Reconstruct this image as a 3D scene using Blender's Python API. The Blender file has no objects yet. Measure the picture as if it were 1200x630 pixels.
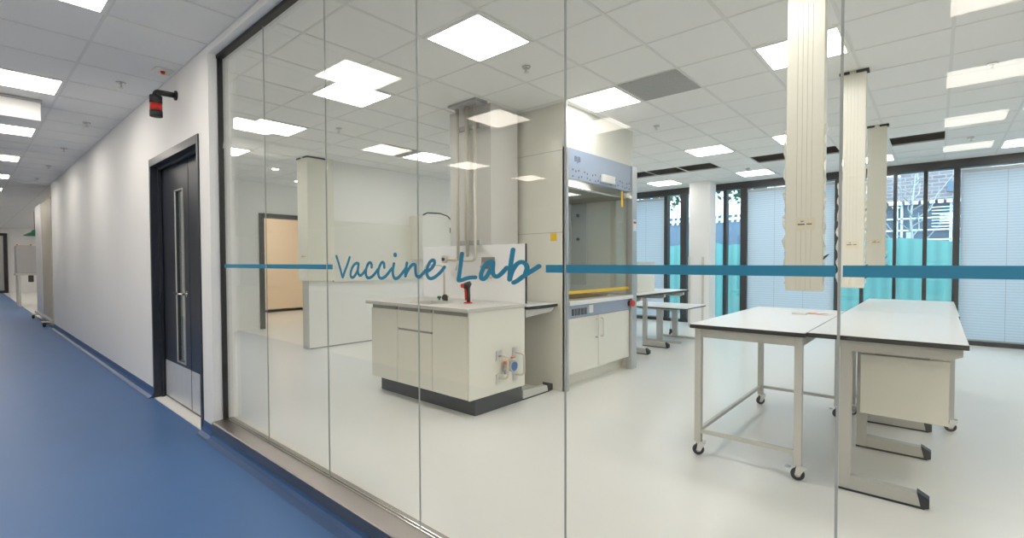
import bpy, bmesh, math, random
from mathutils import Vector, Matrix
random.seed(7)
S = bpy.context.scene
COL = S.collection
CEIL = 3.10
WY = 1.31        # corridor face of the wall between corridor and lab
GY = 1.40        # corridor face of the glazing

# ------------------------------------------------------------------ camera
cam_d = bpy.data.cameras.new('camera')
cam = bpy.data.objects.new('camera', cam_d); COL.objects.link(cam)
cr = Vector((0.75134212, 0.65990641, -0.00292367)); cu = Vector((-0.01410182, 0.02048481, 0.99969071)); cf = Vector((-0.65976219, 0.75106851, -0.02469698))
m = Matrix((cr, cu, -cf)).transposed().to_4x4(); m.translation = Vector((0, 0, 1.4))
cam.matrix_world = m
cam_d.sensor_width = 36.0
cam_d.lens = 36.0 * 567.55 / 1200.0
cam_d.shift_y = 6.04 / 1200.0
cam_d.clip_start = 0.05; cam_d.clip_end = 200
S.camera = cam
# ------------------------------------------------------------------ world, exposure
W = bpy.data.worlds.new('overcast_sky'); S.world = W; W.use_nodes = True
bg = W.node_tree.nodes['Background']; bg.inputs[0].default_value = (0.70, 0.86, 1.0, 1); bg.inputs[1].default_value = 3.6
S.view_settings.view_transform = 'Standard'; S.view_settings.look = 'None'
S.view_settings.gamma = 1.0; S.view_settings.use_curve_mapping = False
S.view_settings.exposure = 0.80
LAB_E, COR_E = 7.5, 9.3
try:
    S.cycles.max_bounces = 14; S.cycles.transparent_max_bounces = 24; S.cycles.diffuse_bounces = 6
    S.cycles.use_denoising = True; S.cycles.sample_clamp_indirect = 6.0
    S.cycles.caustics_reflective = False; S.cycles.caustics_refractive = False
except Exception: pass

# ------------------------------------------------------------------ materials
M = {}
def mat(name, col, rough=0.5, metal=0.0, noise=0.0, nscale=8.0, spec=0.5, bump=0.0, bscale=60.0, emit=None):
    if name in M: return M[name]
    ma = bpy.data.materials.new(name); ma.use_nodes = True
    nt = ma.node_tree; b = nt.nodes['Principled BSDF']
    b.inputs['Roughness'].default_value = rough; b.inputs['Metallic'].default_value = metal
    b.inputs['Specular IOR Level'].default_value = spec
    c = (*col, 1)
    tc = nt.nodes.new('ShaderNodeTexCoord')
    if noise > 0:
        n = nt.nodes.new('ShaderNodeTexNoise'); n.inputs['Scale'].default_value = nscale; n.inputs['Detail'].default_value = 5
        r = nt.nodes.new('ShaderNodeMix'); r.data_type = 'RGBA'
        r.inputs[6].default_value = tuple(x*(1-noise) for x in col)+(1,); r.inputs[7].default_value = tuple(min(1, x*(1+noise)) for x in col)+(1,)
        nt.links.new(tc.outputs['Object'], n.inputs['Vector']); nt.links.new(n.outputs['Fac'], r.inputs[0])
        nt.links.new(r.outputs[2], b.inputs['Base Color'])
    else:
        b.inputs['Base Color'].default_value = c
    if bump > 0:
        n2 = nt.nodes.new('ShaderNodeTexNoise'); n2.inputs['Scale'].default_value = bscale; n2.inputs['Detail'].default_value = 3
        bp = nt.nodes.new('ShaderNodeBump'); bp.inputs['Strength'].default_value = bump; bp.inputs['Distance'].default_value = 0.01
        nt.links.new(tc.outputs['Object'], n2.inputs['Vector']); nt.links.new(n2.outputs['Fac'], bp.inputs['Height']); nt.links.new(bp.outputs['Normal'], b.inputs['Normal'])
    if emit:
        b.inputs['Emission Color'].default_value = (*emit[0], 1); b.inputs['Emission Strength'].default_value = emit[1]
    M[name] = ma
    return ma
def glass(name, tint, base=0.05):
    ma = bpy.data.materials.new(name); ma.use_nodes = True; nt = ma.node_tree
    for n in list(nt.nodes): nt.nodes.remove(n)
    N = nt.nodes.new
    out = N('ShaderNodeOutputMaterial'); mix = N('ShaderNodeMixShader'); tr = N('ShaderNodeBsdfTransparent'); gl = N('ShaderNodeBsdfGlossy')
    tr.inputs[0].default_value = (*tint, 1); gl.inputs['Roughness'].default_value = 0.0; gl.inputs['Color'].default_value = (1, 1, 1, 1)
    geo = N('ShaderNodeNewGeometry'); dot = N('ShaderNodeVectorMath'); dot.operation = 'DOT_PRODUCT'
    nt.links.new(geo.outputs['Normal'], dot.inputs[0]); nt.links.new(geo.outputs['Incoming'], dot.inputs[1])
    ab = N('ShaderNodeMath'); ab.operation = 'ABSOLUTE'; nt.links.new(dot.outputs['Value'], ab.inputs[0])
    om = N('ShaderNodeMath'); om.operation = 'SUBTRACT'; om.inputs[0].default_value = 1; nt.links.new(ab.outputs[0], om.inputs[1])
    pw = N('ShaderNodeMath'); pw.operation = 'POWER'; pw.inputs[1].default_value = 5; nt.links.new(om.outputs[0], pw.inputs[0])
    mu = N('ShaderNodeMath'); mu.operation = 'MULTIPLY_ADD'; mu.inputs[1].default_value = 1-base; mu.inputs[2].default_value = base; nt.links.new(pw.outputs[0], mu.inputs[0])
    nt.links.new(mu.outputs[0], mix.inputs[0]); nt.links.new(tr.outputs[0], mix.inputs[1]); nt.links.new(gl.outputs[0], mix.inputs[2])
    nt.links.new(mix.outputs[0], out.inputs['Surface'])
    M[name] = ma
    return ma
def translucent(name, col, amount, wave=None, alpha=0.0):
    ma = bpy.data.materials.new(name); ma.use_nodes = True; nt = ma.node_tree
    for n in list(nt.nodes): nt.nodes.remove(n)
    N = nt.nodes.new
    out = N('ShaderNodeOutputMaterial'); mix = N('ShaderNodeMixShader'); d = N('ShaderNodeBsdfDiffuse'); t = N('ShaderNodeBsdfTranslucent')
    mix.inputs[0].default_value = amount
    d.inputs[0].default_value = (*col, 1); t.inputs[0].default_value = (*col, 1)
    if wave:
        tc = N('ShaderNodeTexCoord'); w = N('ShaderNodeTexWave'); w.wave_type = 'BANDS'; w.bands_direction = wave[0]; w.inputs['Scale'].default_value = wave[1]
        nt.links.new(tc.outputs['Object'], w.inputs['Vector'])
        cr_ = N('ShaderNodeMix'); cr_.data_type = 'RGBA'; cr_.inputs[6].default_value = tuple(x*wave[2] for x in col)+(1,); cr_.inputs[7].default_value = (*col, 1)
        nt.links.new(w.outputs['Fac'], cr_.inputs[0])
        nt.links.new(cr_.outputs[2], d.inputs[0]); nt.links.new(cr_.outputs[2], t.inputs[0])
    nt.links.new(d.outputs[0], mix.inputs[1]); nt.links.new(t.outputs[0], mix.inputs[2])
    last = mix
    if alpha > 0:
        tr = N('ShaderNodeBsdfTransparent'); m2 = N('ShaderNodeMixShader'); m2.inputs[0].default_value = alpha
        nt.links.new(mix.outputs[0], m2.inputs[1]); nt.links.new(tr.outputs[0], m2.inputs[2]); last = m2
    nt.links.new(last.outputs[0], out.inputs['Surface'])
    M[name] = ma
    return ma
def tile_mat():
    ma = mat('ceiling_tile', (0.84, 0.84, 0.83), 0.9, noise=0.02, nscale=30, spec=0.2, bump=0.05, bscale=300)
    return ma
mat('wall_paint', (0.86, 0.86, 0.86), 0.6, noise=0.012, nscale=2, spec=0.3)
mat('cream_paint', (0.86, 0.85, 0.82), 0.55, noise=0.012, nscale=2, spec=0.3)
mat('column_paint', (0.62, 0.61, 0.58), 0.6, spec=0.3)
mat('cream_laminate', (0.77, 0.76, 0.685), 0.22, noise=0.01, nscale=3)
mat('duct_cream', (0.78, 0.76, 0.66), 0.28, noise=0.01)
mat('lab_floor', (0.78, 0.775, 0.74), 0.28, noise=0.02, nscale=1.5)
mat('blue_floor', (0.066, 0.155, 0.350), 0.42, noise=0.06, nscale=2.5, spec=0.3, bump=0.04, bscale=250)
mat('blue_coving', (0.045, 0.105, 0.250), 0.4)
mat('dark_frame', (0.028, 0.030, 0.034), 0.35)
mat('door_navy', (0.032, 0.038, 0.052), 0.33, noise=0.03)
mat('steel', (0.72, 0.70, 0.67), 0.42, 0.8, noise=0.06, nscale=6)
mat('brushed_sill', (0.36, 0.33, 0.31), 0.34, 1.0, noise=0.1, nscale=4)
mat('kick_steel', (0.68, 0.70, 0.72), 0.4, 0.25, noise=0.10, nscale=9)
mat('chrome', (0.75, 0.74, 0.72), 0.18, 1.0)
mat('pipe_metal', (0.62, 0.58, 0.49), 0.4, 0.15)
mat('grey_powder', (0.56, 0.56, 0.53), 0.4)
mat('leg_grey', (0.50, 0.50, 0.47), 0.4)
mat('aluminium', (0.50, 0.51, 0.52), 0.35, 0.6)
mat('white_top', (0.80, 0.80, 0.80), 0.28)
mat('black_edge', (0.02, 0.02, 0.02), 0.45)
mat('plinth_grey', (0.085, 0.085, 0.082), 0.4)
mat('worktop_grey', (0.58, 0.57, 0.53), 0.4, noise=0.05, nscale=80)
mat('grip_shade_joint_grey', (0.30, 0.30, 0.28), 0.5)  # shade of the grip recess put into the colour; also joints and baseboard
mat('white_board', (0.86, 0.86, 0.87), 0.3)
mat('hood_blue', (0.33, 0.40, 0.53), 0.35)
mat('yellow', (0.85, 0.55, 0.02), 0.4)
mat('red', (0.65, 0.03, 0.02), 0.4)
mat('orange', (0.80, 0.22, 0.08), 0.6)
mat('green', (0.02, 0.16, 0.08), 0.4)
mat('gauge_blue', (0.06, 0.16, 0.40), 0.3)
mat('rubber', (0.04, 0.04, 0.04), 0.6)
mat('outlet_steel', (0.36, 0.33, 0.30), 0.4, 0.3)
mat('white_plastic', (0.80, 0.80, 0.78), 0.35)
mat('grey_box', (0.42, 0.42, 0.42), 0.45)
mat('vent_grey', (0.42, 0.42, 0.41), 0.6)
mat('void_dark', (0.16, 0.16, 0.155), 0.8)
mat('void_pipe', (0.12, 0.11, 0.11), 0.6)
mat('silicone', (0.42, 0.45, 0.43), 0.3)
mat('vinyl_blue', (0.020, 0.250, 0.420), 0.45)
mat('paper', (0.75, 0.75, 0.73), 0.7)
mat('orange_wall', (0.90, 0.76, 0.58), 0.6)
mat('wood', (0.30, 0.22, 0.13), 0.6)
mat('blind_rail', (0.50, 0.51, 0.52), 0.4)
mat('tan_label', (0.78, 0.71, 0.54), 0.6)
mat('ink', (0.08, 0.08, 0.14), 0.6)
mat('bark', (0.38, 0.36, 0.34), 0.8)
mat('leaf', (0.05, 0.11, 0.055), 0.6, noise=0.4, nscale=3)
mat('ground', (0.24, 0.25, 0.24), 0.9, noise=0.2)
mat('railing_white', (0.85, 0.88, 0.92), 0.5)
mat('facade_blue', (0.10, 0.14, 0.20), 0.3, noise=0.3, nscale=0.8)
translucent('blind_fabric', (0.80, 0.86, 0.92), 0.5, ('Z', 7.0, 0.87))
translucent('teal_net', (0.28, 0.62, 0.58), 0.4, ('X', 1.4, 0.80), 0.2)
translucent('film', (0.85, 0.85, 0.80), 0.4, None, 0.25)
translucent('diffuse_cover', (0.8, 0.8, 0.8), 0.3)
glass('partition_glass', (0.974, 0.972, 0.952), 0.018)
glass('window_glass', (0.82, 0.93, 0.97), 0.05)
glass('sash_glass', (0.95, 0.96, 0.94), 0.03)
glass('door_glass', (0.85, 0.88, 0.86), 0.06)
def light_mat(name, col, e):
    ma = bpy.data.materials.new(name); ma.use_nodes = True; nt = ma.node_tree
    b = nt.nodes['Principled BSDF']; b.inputs['Base Color'].default_value = (0.9, 0.9, 0.9, 1)
    b.inputs['Emission Color'].default_value = (*col, 1); b.inputs['Emission Strength'].default_value = e
    M[name] = ma
light_mat('lab_light', (1.0, 0.985, 0.96), LAB_E)
light_mat('corridor_light', (1.0, 0.92, 0.82), COR_E)
light_mat('hood_fill', (1.0, 0.96, 0.88), 7.0)
light_mat('lamp_small', (1.0, 0.9, 0.75), 12.0)
def brick_mat():
    ma = bpy.data.materials.new('brick'); ma.use_nodes = True; nt = ma.node_tree
    b = nt.nodes['Principled BSDF']; b.inputs['Roughness'].default_value = 0.8
    tc = nt.nodes.new('ShaderNodeTexCoord'); sx = nt.nodes.new('ShaderNodeSeparateXYZ'); cx = nt.nodes.new('ShaderNodeCombineXYZ')
    nt.links.new(tc.outputs['Object'], sx.inputs[0]); nt.links.new(sx.outputs['X'], cx.inputs['X']); nt.links.new(sx.outputs['Z'], cx.inputs['Y'])
    br = nt.nodes.new('ShaderNodeTexBrick'); br.inputs['Scale'].default_value = 1.0
    br.inputs['Color1'].default_value = (0.20, 0.145, 0.15, 1); br.inputs['Color2'].default_value = (0.27, 0.20, 0.20, 1); br.inputs['Mortar'].default_value = (0.36, 0.33, 0.34, 1)
    br.inputs['Brick Width'].default_value = 0.42; br.inputs['Row Height'].default_value = 0.15; br.inputs['Mortar Size'].default_value = 0.018
    nt.links.new(cx.outputs[0], br.inputs['Vector']); nt.links.new(br.outputs['Color'], b.inputs['Base Color'])
    M['brick'] = ma
brick_mat()
def steel_film():
    pass

# ------------------------------------------------------------------ mesh helpers
class MB:
    def __init__(s): s.bm = bmesh.new()
    def box(s, x0, x1, y0, y1, z0, z1, bev=0.0):
        vs = [s.bm.verts.new((x, y, z)) for z in (z0, z1) for y in (y0, y1) for x in (x0, x1)]
        fs = [(0, 2, 3, 1), (4, 5, 7, 6), (0, 1, 5, 4), (2, 6, 7, 3), (0, 4, 6, 2), (1, 3, 7, 5)]
        F = [s.bm.faces.new([vs[i] for i in f]) for f in fs]
        if bev > 0:
            es = {e for f in F for e in f.edges}
            bmesh.ops.bevel(s.bm, geom=list(es), offset=bev, segments=2, profile=0.5, affect='EDGES')
        return s
    def poly(s, pts, h):      # extrude a closed outline by vector h
        a = [s.bm.verts.new(p) for p in pts]; h = Vector(h); b = [s.bm.verts.new(Vector(p)+h) for p in pts]
        n = len(pts); s.bm.faces.new(a[::-1]); s.bm.faces.new(b)
        for i in range(n): s.bm.faces.new([a[i], a[(i+1) % n], b[(i+1) % n], b[i]])
        bmesh.ops.recalc_face_normals(s.bm, faces=s.bm.faces[:])
        return s
    def tube(s, pts, r, seg=10, cap=True):
        pts = [Vector(p) for p in pts]; rings = []
        rr = r if isinstance(r, (list, tuple)) else [r]*len(pts)
        prev = None
        for i, p in enumerate(pts):
            if i == 0: d = pts[1]-p
            elif i == len(pts)-1: d = p-pts[i-1]
            else: d = (pts[i+1]-p).normalized()+(p-pts[i-1]).normalized()
            d.normalize()
            if prev is None:
                u = d.orthogonal().normalized()
            else:
                u = (prev-d*prev.dot(d)).normalized()
            prev = u; v = d.cross(u)
            rings.append([s.bm.verts.new(p+rr[i]*(math.cos(2*math.pi*k/seg)*u+math.sin(2*math.pi*k/seg)*v)) for k in range(seg)])
        for a, b in zip(rings, rings[1:]):
            for k in range(seg): f = s.bm.faces.new([a[k], a[(k+1) % seg], b[(k+1) % seg], b[k]]); f.smooth = True
        if cap: s.bm.faces.new(rings[0][::-1]); s.bm.faces.new(rings[-1])
        return s
    def cyl(s, p0, p1, r, seg=16, r1=None):
        return s.tube([p0, p1], [r, r if r1 is None else r1], seg)
    def disc_ring(s, c, axis, r0, r1, t, seg=20):   # torus-like wheel tyre
        c = Vector(c); ax = Vector(axis).normalized(); u = ax.orthogonal().normalized(); v = ax.cross(u)
        prof = [(r0, -t), (r1*0.9, -t), (r1, -t*0.5), (r1, t*0.5), (r1*0.9, t), (r0, t)]
        rings = []
        for k in range(seg):
            a = 2*math.pi*k/seg; d = math.cos(a)*u+math.sin(a)*v
            rings.append([s.bm.verts.new(c+d*r+ax*h) for r, h in prof])
        for k in range(seg):
            A, B = rings[k], rings[(k+1) % seg]
            for j in range(len(prof)):
                jj = (j+1) % len(prof); s.bm.faces.new([A[j], B[j], B[jj], A[jj]])
        return s
    def build(s, name, material, parent=None, at=(0, 0, 0)):
        me = bpy.data.meshes.new(name); 
        bmesh.ops.recalc_face_normals(s.bm, faces=s.bm.faces[:])
        s.bm.to_mesh(me); s.bm.free()
        o = bpy.data.objects.new(name, me); COL.objects.link(o)
        me.materials.append(M[material] if isinstance(material, str) else material)
        if parent is not None: o.parent = parent
        o.location = at
        return o
def tag(o, label, cat, group=None, kind=None):
    o['label'] = label; o['category'] = cat
    if group: o['group'] = group
    if kind: o['kind'] = kind
    return o
def thing(name, label, cat, loc=(0, 0, 0), group=None):
    o = bpy.data.objects.new(name, None); COL.objects.link(o); o.location = loc; o.empty_display_size = 0.1
    return tag(o, label, cat, group)
def struct(name, mb, material, parent=None):
    o = mb.build(name, material, parent)
    o['kind'] = 'structure'
    return o
def copy_tree(o, loc):
    c = o.copy(); COL.objects.link(c); c.location = loc
    for ch in o.children:
        d = ch.copy(); COL.objects.link(d); d.parent = c
        for g in ch.children:
            e = g.copy(); COL.objects.link(e); e.parent = d
    return c
def rnd_path(pts, r=0.03, n=5):    # rounded corners of a polyline
    pts = [Vector(p) for p in pts]; out = [pts[0]]
    for a, b, c in zip(pts, pts[1:], pts[2:]):
        d0 = (a-b); d1 = (c-b); rr = min(r, d0.length*0.45, d1.length*0.45)
        p0 = b+d0.normalized()*rr; p1 = b+d1.normalized()*rr
        for k in range(n+1):
            t = k/n; out.append((1-t)**2*p0+2*t*(1-t)*b+t*t*p1)
    out.append(pts[-1]); return out

# ================================================================== THE SETTING
XW = -14.3          # far end of the corridor wall
XCOR = -4.32        # corner where the glazing starts
XR = 5.0
# floors
struct('floor', MB().box(-14.5, XR, WY+0.001, 11.4, -0.1, 0.0).box(-34, -14.5, WY+0.001, 9, -0.1, 0.0), 'lab_floor')
struct('floor', MB().box(-34, 13, -1.0, WY+0.001, -0.1, 0.0), 'blue_floor')
struct('floor', MB().box(-34, 13, -9, -1.0, -0.1, 0.0), 'lab_floor')
# ceiling with open tiles
TX0, TXS, TY0, TYS = -2.9515, 0.603, 2.33, 0.62
def cellx(i): return TX0+i*TXS
def celly(j): return TY0+j*TYS
voids = [(0+1, 10), (2, 10), (-1, 10), (-2, 10), (-3, 10), (4, 10)]
mb = MB()
mb.box(-34, 13, -9, WY, CEIL, CEIL+0.02)
yv0, yv1 = celly(10), celly(11)
mb.box(-34, XR+1, WY, yv0, CEIL, CEIL+0.02); mb.box(-34, XR+1, yv1, 11.4, CEIL, CEIL+0.02)
vi = sorted(i for i, j in voids); xs = -34
for i in vi:
    if cellx(i) > xs+1e-6: mb.box(xs, cellx(i), yv0, yv1, CEIL, CEIL+0.02)
    xs = cellx(i+1)
mb.box(xs, XR+1, yv0, yv1, CEIL, CEIL+0.02)
ceil = mb.build('ceiling', tile_mat()); ceil['kind'] = 'structure'
# plenum above the open tiles
mb = MB()
xa, xb = cellx(min(vi)), cellx(max(vi)+1)
mb.box(xa-.1, xb+.1, yv0-.15, yv0-.1, CEIL+.02, CEIL+.6).box(xa-.1, xb+.1, yv1+.1, yv1+.15, CEIL+.02, CEIL+.6).box(xa-.1, xb+.1, yv0-.15, yv1+.15, CEIL+.6, CEIL+.65)
mb.box(xa-.15, xa-.1, yv0-.15, yv1+.15, CEIL+.02, CEIL+.65).box(xb+.1, xb+.15, yv0-.15, yv1+.15, CEIL+.02, CEIL+.65)
struct('ceiling_plenum', mb, 'void_dark', ceil)
struct('ceiling_conduit', MB().tube([(xa, yv0+.35, CEIL+.25), (xb, yv0+.35, CEIL+.25)], .05).tube([(xa, yv0+.5, CEIL+.18), (xb, yv0+.48, CEIL+.2)], .03), 'void_pipe', ceil)
struct('ceiling_cable', MB().tube([(-3.5, yv0+.1, CEIL+.12), (-3.2, yv0+.2, CEIL+.08), (-3.0, yv0+.35, CEIL+.16)], .012), 'orange', ceil)
# T-bar grid
mat('tbar', (0.74, 0.74, 0.73), 0.6)
mb = MB()
for i in range(-19, 14):
    x = cellx(i)
    if x < XR+1: mb.box(x-.012, x+.012, 1.5, 11.05, CEIL-.004, CEIL)
for j in range(-1, 15):
    y = celly(j)
    if y < 11: mb.box(-14.3, XR+1, y-.009, y+.009, CEIL-.0035, CEIL)
CX0, CXS, CY0, CYS = -4.29, 0.605, 0.69, 0.62
for i in range(-48, 28):
    x = CX0+i*CXS; mb.box(x-.009, x+.009, -9, WY if x > XW else 8, CEIL-.004, CEIL)
for j in range(-15, 2):
    y = CY0+j*CYS; mb.box(-33, 13, y-.009, y+.009, CEIL-.0035, CEIL)
struct('ceiling_grid', mb, 'tbar', ceil)

# wall between corridor and lab, with door opening and the glazing's bulkhead
DX0, DX1, DZ = -6.12, -4.56, 2.46
T = 0.16
mb = MB()
mb.box(XW, DX0, WY, WY+T, 0, CEIL).box(DX1, XCOR, WY, WY+T, 0, CEIL).box(DX0, DX1, WY, WY+T, DZ, CEIL)
struct('wall_corridor', mb, 'wall_paint')
struct('wall_bulkhead', MB().box(XCOR, XR, WY, WY+T, 3.045, CEIL), 'wall_paint')
# wall at rear of the camera space, ends
struct('wall_rear', MB().box(-34, 13, -9.1, -9, 0, CEIL), 'wall_paint')
struct('wall_right', MB().box(13, 13.1, -9, WY, 0, CEIL).box(XR, XR+.1, WY, 11.4, 0, CEIL).box(XR, 13, WY, WY+.1, 0, CEIL), 'wall_paint')
struct('wall_far', MB().box(-33.6, -33.5, -9, 9, 0, CEIL), 'wall_paint')
struct('wall_side', MB().box(-33.5, -14.3, 8, 8.1, 0, CEIL), 'wall_paint')
# lab's left end: wall with door opening, long partition and upper pinboard
XL = -10.75
mb = MB().box(XL-.15, XL, WY+T, 4.16, 0, CEIL).box(XL-.15, XL, 5.35, 11.2, 0, CEIL).box(XL-.15, XL, 4.16, 5.35, 2.45, CEIL)
struct('wall_left', mb, 'cream_paint')
mb = MB().box(-14.2, XL-.15, 3.4, 3.5, 0, CEIL).box(-14.3, -14.2, 3.4, 8.0, 0, CEIL).box(-14.2, XL-.15, 8, 8.1, 0, CEIL)
struct('wall_store', mb, 'orange_wall')
mb = MB().box(-7.76, -7.6, 3.69, 11.1, 0, CEIL)
pw = struct('wall_partition', mb, 'cream_paint')
struct('end_trim', MB().box(-7.775, -7.59, 3.675, 3.69, 0, CEIL), 'leg_grey', pw)
struct('baseboard_partition', MB().box(-7.6, -7.592, 3.70, 11.0, 0, .018), 'grip_shade_joint_grey')
struct('trim_pinboard', MB().box(-7.6, -7.55, 4.1, 8.6, 1.08, 2.10, .004), 'cream_laminate')
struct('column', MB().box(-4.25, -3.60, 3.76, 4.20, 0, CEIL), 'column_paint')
col_w = struct('column', MB().box(-4.04, -3.61, 10.40, 10.78, 0, CEIL), 'wall_paint')
struct('corner_guard', MB().box(-3.765, -3.725, 10.385, 10.43, 0, 1.5), 'steel', col_w)
struct('corner_guard', MB().box(-4.05, -4.01, 10.385, 10.43, 0, 1.5), 'steel', col_w)

# coved blue skirting
def cove(x0, x1):
    pr = [(WY, 0.10), (WY-.006, 0.10), (WY-.010, 0.05), (WY-.022, 0.02), (WY-.05, 0.003), (WY-.07, 0.0), (WY, 0.0)]
    return MB().poly([(x0, y, z) for y, z in pr], (x1-x0, 0, 0))
struct('baseboard_corridor', cove(XW, DX0), 'blue_coving')
struct('baseboard_corridor', cove(DX1, XCOR), 'blue_coving')
pr = [(WY, 0.06), (WY-.006, 0.06), (WY-.014, 0.03), (WY-.03, 0.012), (WY-.07, 0.0), (WY, 0.0)]
struct('baseboard_glazing', MB().poly([(XCOR, y, z) for y, z in pr], (XR-XCOR, 0, 0)), 'blue_coving')
struct('trim_1', MB().box(-14.28, -14.2, WY+T, 8, 0, .08), 'white_plastic')

# ---------------- door_1 in the corridor wall
d = thing('door_1', 'dark navy lab door with a tall narrow vision panel, in the white corridor wall', 'door', (0, 0, 0)); d['kind'] = 'structure'
fw = .05; R0, R1 = WY-.012, WY+T
mb = MB()
mb.box(DX0, DX0+.045, R0, R1, 0, DZ, .003).box(DX1-.045, DX1, R0, R1, 0, DZ, .003).box(DX0+.045, DX1-.045, R0, R1, DZ-.075, DZ, .003)
mb.box(DX0+.045, DX0+.075, WY+.05, WY+.075, 0, DZ-.075).box(DX1-.075, DX1-.045, WY+.05, WY+.075, 0, DZ-.075).box(DX0+.075, DX1-.075, WY+.05, WY+.075, DZ-.105, DZ-.075)
mb.build('door_frame', 'door_navy', d)
LY0, LY1 = WY+.09, WY+.135
lx0, lx1 = DX0+.05, DX1-.05
vx0, vx1, vz0, vz1 = -5.62, -5.37, .44, 2.10
mb = MB().box(lx0, vx0, LY0, LY1, .012, DZ-.08).box(vx1, lx1, LY0, LY1, .012, DZ-.08).box(vx0, vx1, LY0, LY1, .012, vz0).box(vx0, vx1, LY0, LY1, vz1, DZ-.08)
leaf = mb.build('door_leaf', 'door_navy', d)
MB().box(vx0, vx1, LY0+.015, LY0+.025, vz0, vz1).build('vision_panel', 'door_glass', leaf)
mb = MB().box(vx0-.012, vx0+.012, LY0-.006, LY0, vz0-.012, vz1+.012).box(vx1-.012, vx1+.012, LY0-.006, LY0, vz0-.012, vz1+.012).box(vx0, vx1, LY0-.006, LY0, vz0-.012, vz0).box(vx0, vx1, LY0-.006, LY0, vz1, vz1+.012)
mb.build('bead', 'steel', leaf)
MB().box(-5.205, -5.199, LY0-.002, LY0, .03, DZ-.08).build('meeting_groove', 'black_edge', leaf)
MB().box(lx0+.02, -5.215, LY0-.003, LY0, .03, .40).box(-5.19, lx1-.01, LY0-.003, LY0, .03, .40).build('kick_plate', 'kick_steel', leaf)
MB().cyl((-5.30, LY0-.004, 1.11), (-5.30, LY0-.0, 1.11), .026).tube(rnd_path([(-5.30, LY0, 1.11), (-5.30, LY0-.055, 1.11), (-5.50, LY0-.055, 1.11)], .02), .010).build('lever_handle', 'chrome', leaf)
MB().box(DX0+.045, DX1-.045, WY-.01, WY+T, 0, .010).build('threshold', 'cream_paint', d)

# ---------------- glazing : window_1
g = thing('window_1', 'tall frameless glazed partition of butt jointed panes in front of the lab', 'window', (0, 0, 0)); g['kind'] = 'structure'
jx = [XCOR+.010, -3.50, -2.656, -1.81, -0.982, -0.178, 0.63, 1.45, 2.30, 3.15, 4.05, XR]
mb = MB().box(XCOR-.002, XCOR+.012, GY-.026, GY+.012, .11, 3.047).box(XCOR, XR, GY-.032, GY+.012, 3.02, 3.047)
mb.build('window_frame', 'black_edge', g)
for a, b in zip(jx, jx[1:]):
    MB().box(a+.003, b-.003, GY, GY+.012, .135, 3.03).build('glass_pane', 'partition_glass', g)
for x in jx[1:-1]:
    MB().box(x-.003, x+.003, GY-.0003, GY+.004, .135, 3.03).build('joint_seal', 'silicone', g)
pr = [(WY-.016, .06), (WY-.016, .128), (WY-.008, .134), (GY+.002, .142), (GY+.05, .142), (GY+.05, 0.0), (WY, 0.0), (WY, .06)]
MB().poly([(XCOR, y, z) for y, z in pr], (XR-XCOR, 0, 0)).build('window_sill', 'brushed_sill', g)
MB().box(XCOR+.035, XR, GY-.006, GY, .142, .150).box(XCOR+.035, XR, GY+.012, GY+.018, .142, .150).build('glazing_bead', 'chrome', g)
SZ0, SZ1 = 1.362, 1.390
def ribbon(mb, xs):
    for a, b in xs: mb.box(a, b, GY-.0012, GY-.0003, SZ0, SZ1)
mb = MB(); ribbon(mb, [(XCOR+.013, -3.506), (-3.494, -2.662), (-2.650, -2.590)])
tag(mb.build('vinyl_stripe', 'vinyl_blue'), 'short blue vinyl stripe on the glazing left of the lettering, starting at the black frame', 'stripe')
mb = MB(); ribbon(mb, [(-1.066, -0.988), (-.976, -.185), (-.171, .624), (.636, 1.444), (1.456, 2.294), (2.306, 3.144), (3.156, 4.04)])
tag(mb.build('vinyl_stripe', 'vinyl_blue'), 'long blue vinyl stripe on the glazing right of the lettering, running past the tables', 'stripe')

# ---------------- lettering on the glass
def stroke(mb, pts, wx, wz, y0=GY-.0016, y1=GY-.0004):
    # smooth the polyline, then sweep an elliptical flat pen (wx by wz) with round ends
    P = [Vector((x/wx, z/wz)) for x, z in pts]
    Q = []
    for i in range(len(P)-1):
        p0 = P[max(i-1, 0)]; p1 = P[i]; p2 = P[i+1]; p3 = P[min(i+2, len(P)-1)]
        for k in range(6):
            t = k/6
            Q.append(0.5*((2*p1)+(-p0+p2)*t+(2*p0-5*p1+4*p2-p3)*t*t+(-p0+3*p1-3*p2+p3)*t**3))
    Q.append(P[-1])
    if len(P) == 2: Q = P
    L, Rr = [], []
    n = len(Q)
    for i in range(n):
        d = (Q[min(i+1, n-1)]-Q[max(i-1, 0)])
        if d.length < 1e-7: d = Vector((1, 0))
        d.normalize(); nn = Vector((-d.y, d.x))
        L.append(Q[i]+nn*.5); Rr.append(Q[i]-nn*.5)
    cnt = getattr(mb, 'cnt', 0)
    def face(ps):
        nonlocal cnt
        cnt += 1
        f = mb.bm.faces.new([mb.bm.verts.new((p.x*wx, y0-cnt*6e-6, p.y*wz)) for p in ps])
        mb.bm.faces.new([mb.bm.verts.new((p.x*wx, y1, p.y*wz)) for p in reversed(ps)])
    for i in range(n-1): face([L[i], L[i+1], Rr[i+1], Rr[i]])
    for i in [0, n-1]+list(range(2, n-1, 2)):
        c = Q[i]; face([c+Vector((math.cos(a*math.pi/8), math.sin(a*math.pi/8)))*.5 for a in range(16)])
    mb.cnt = cnt
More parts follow.
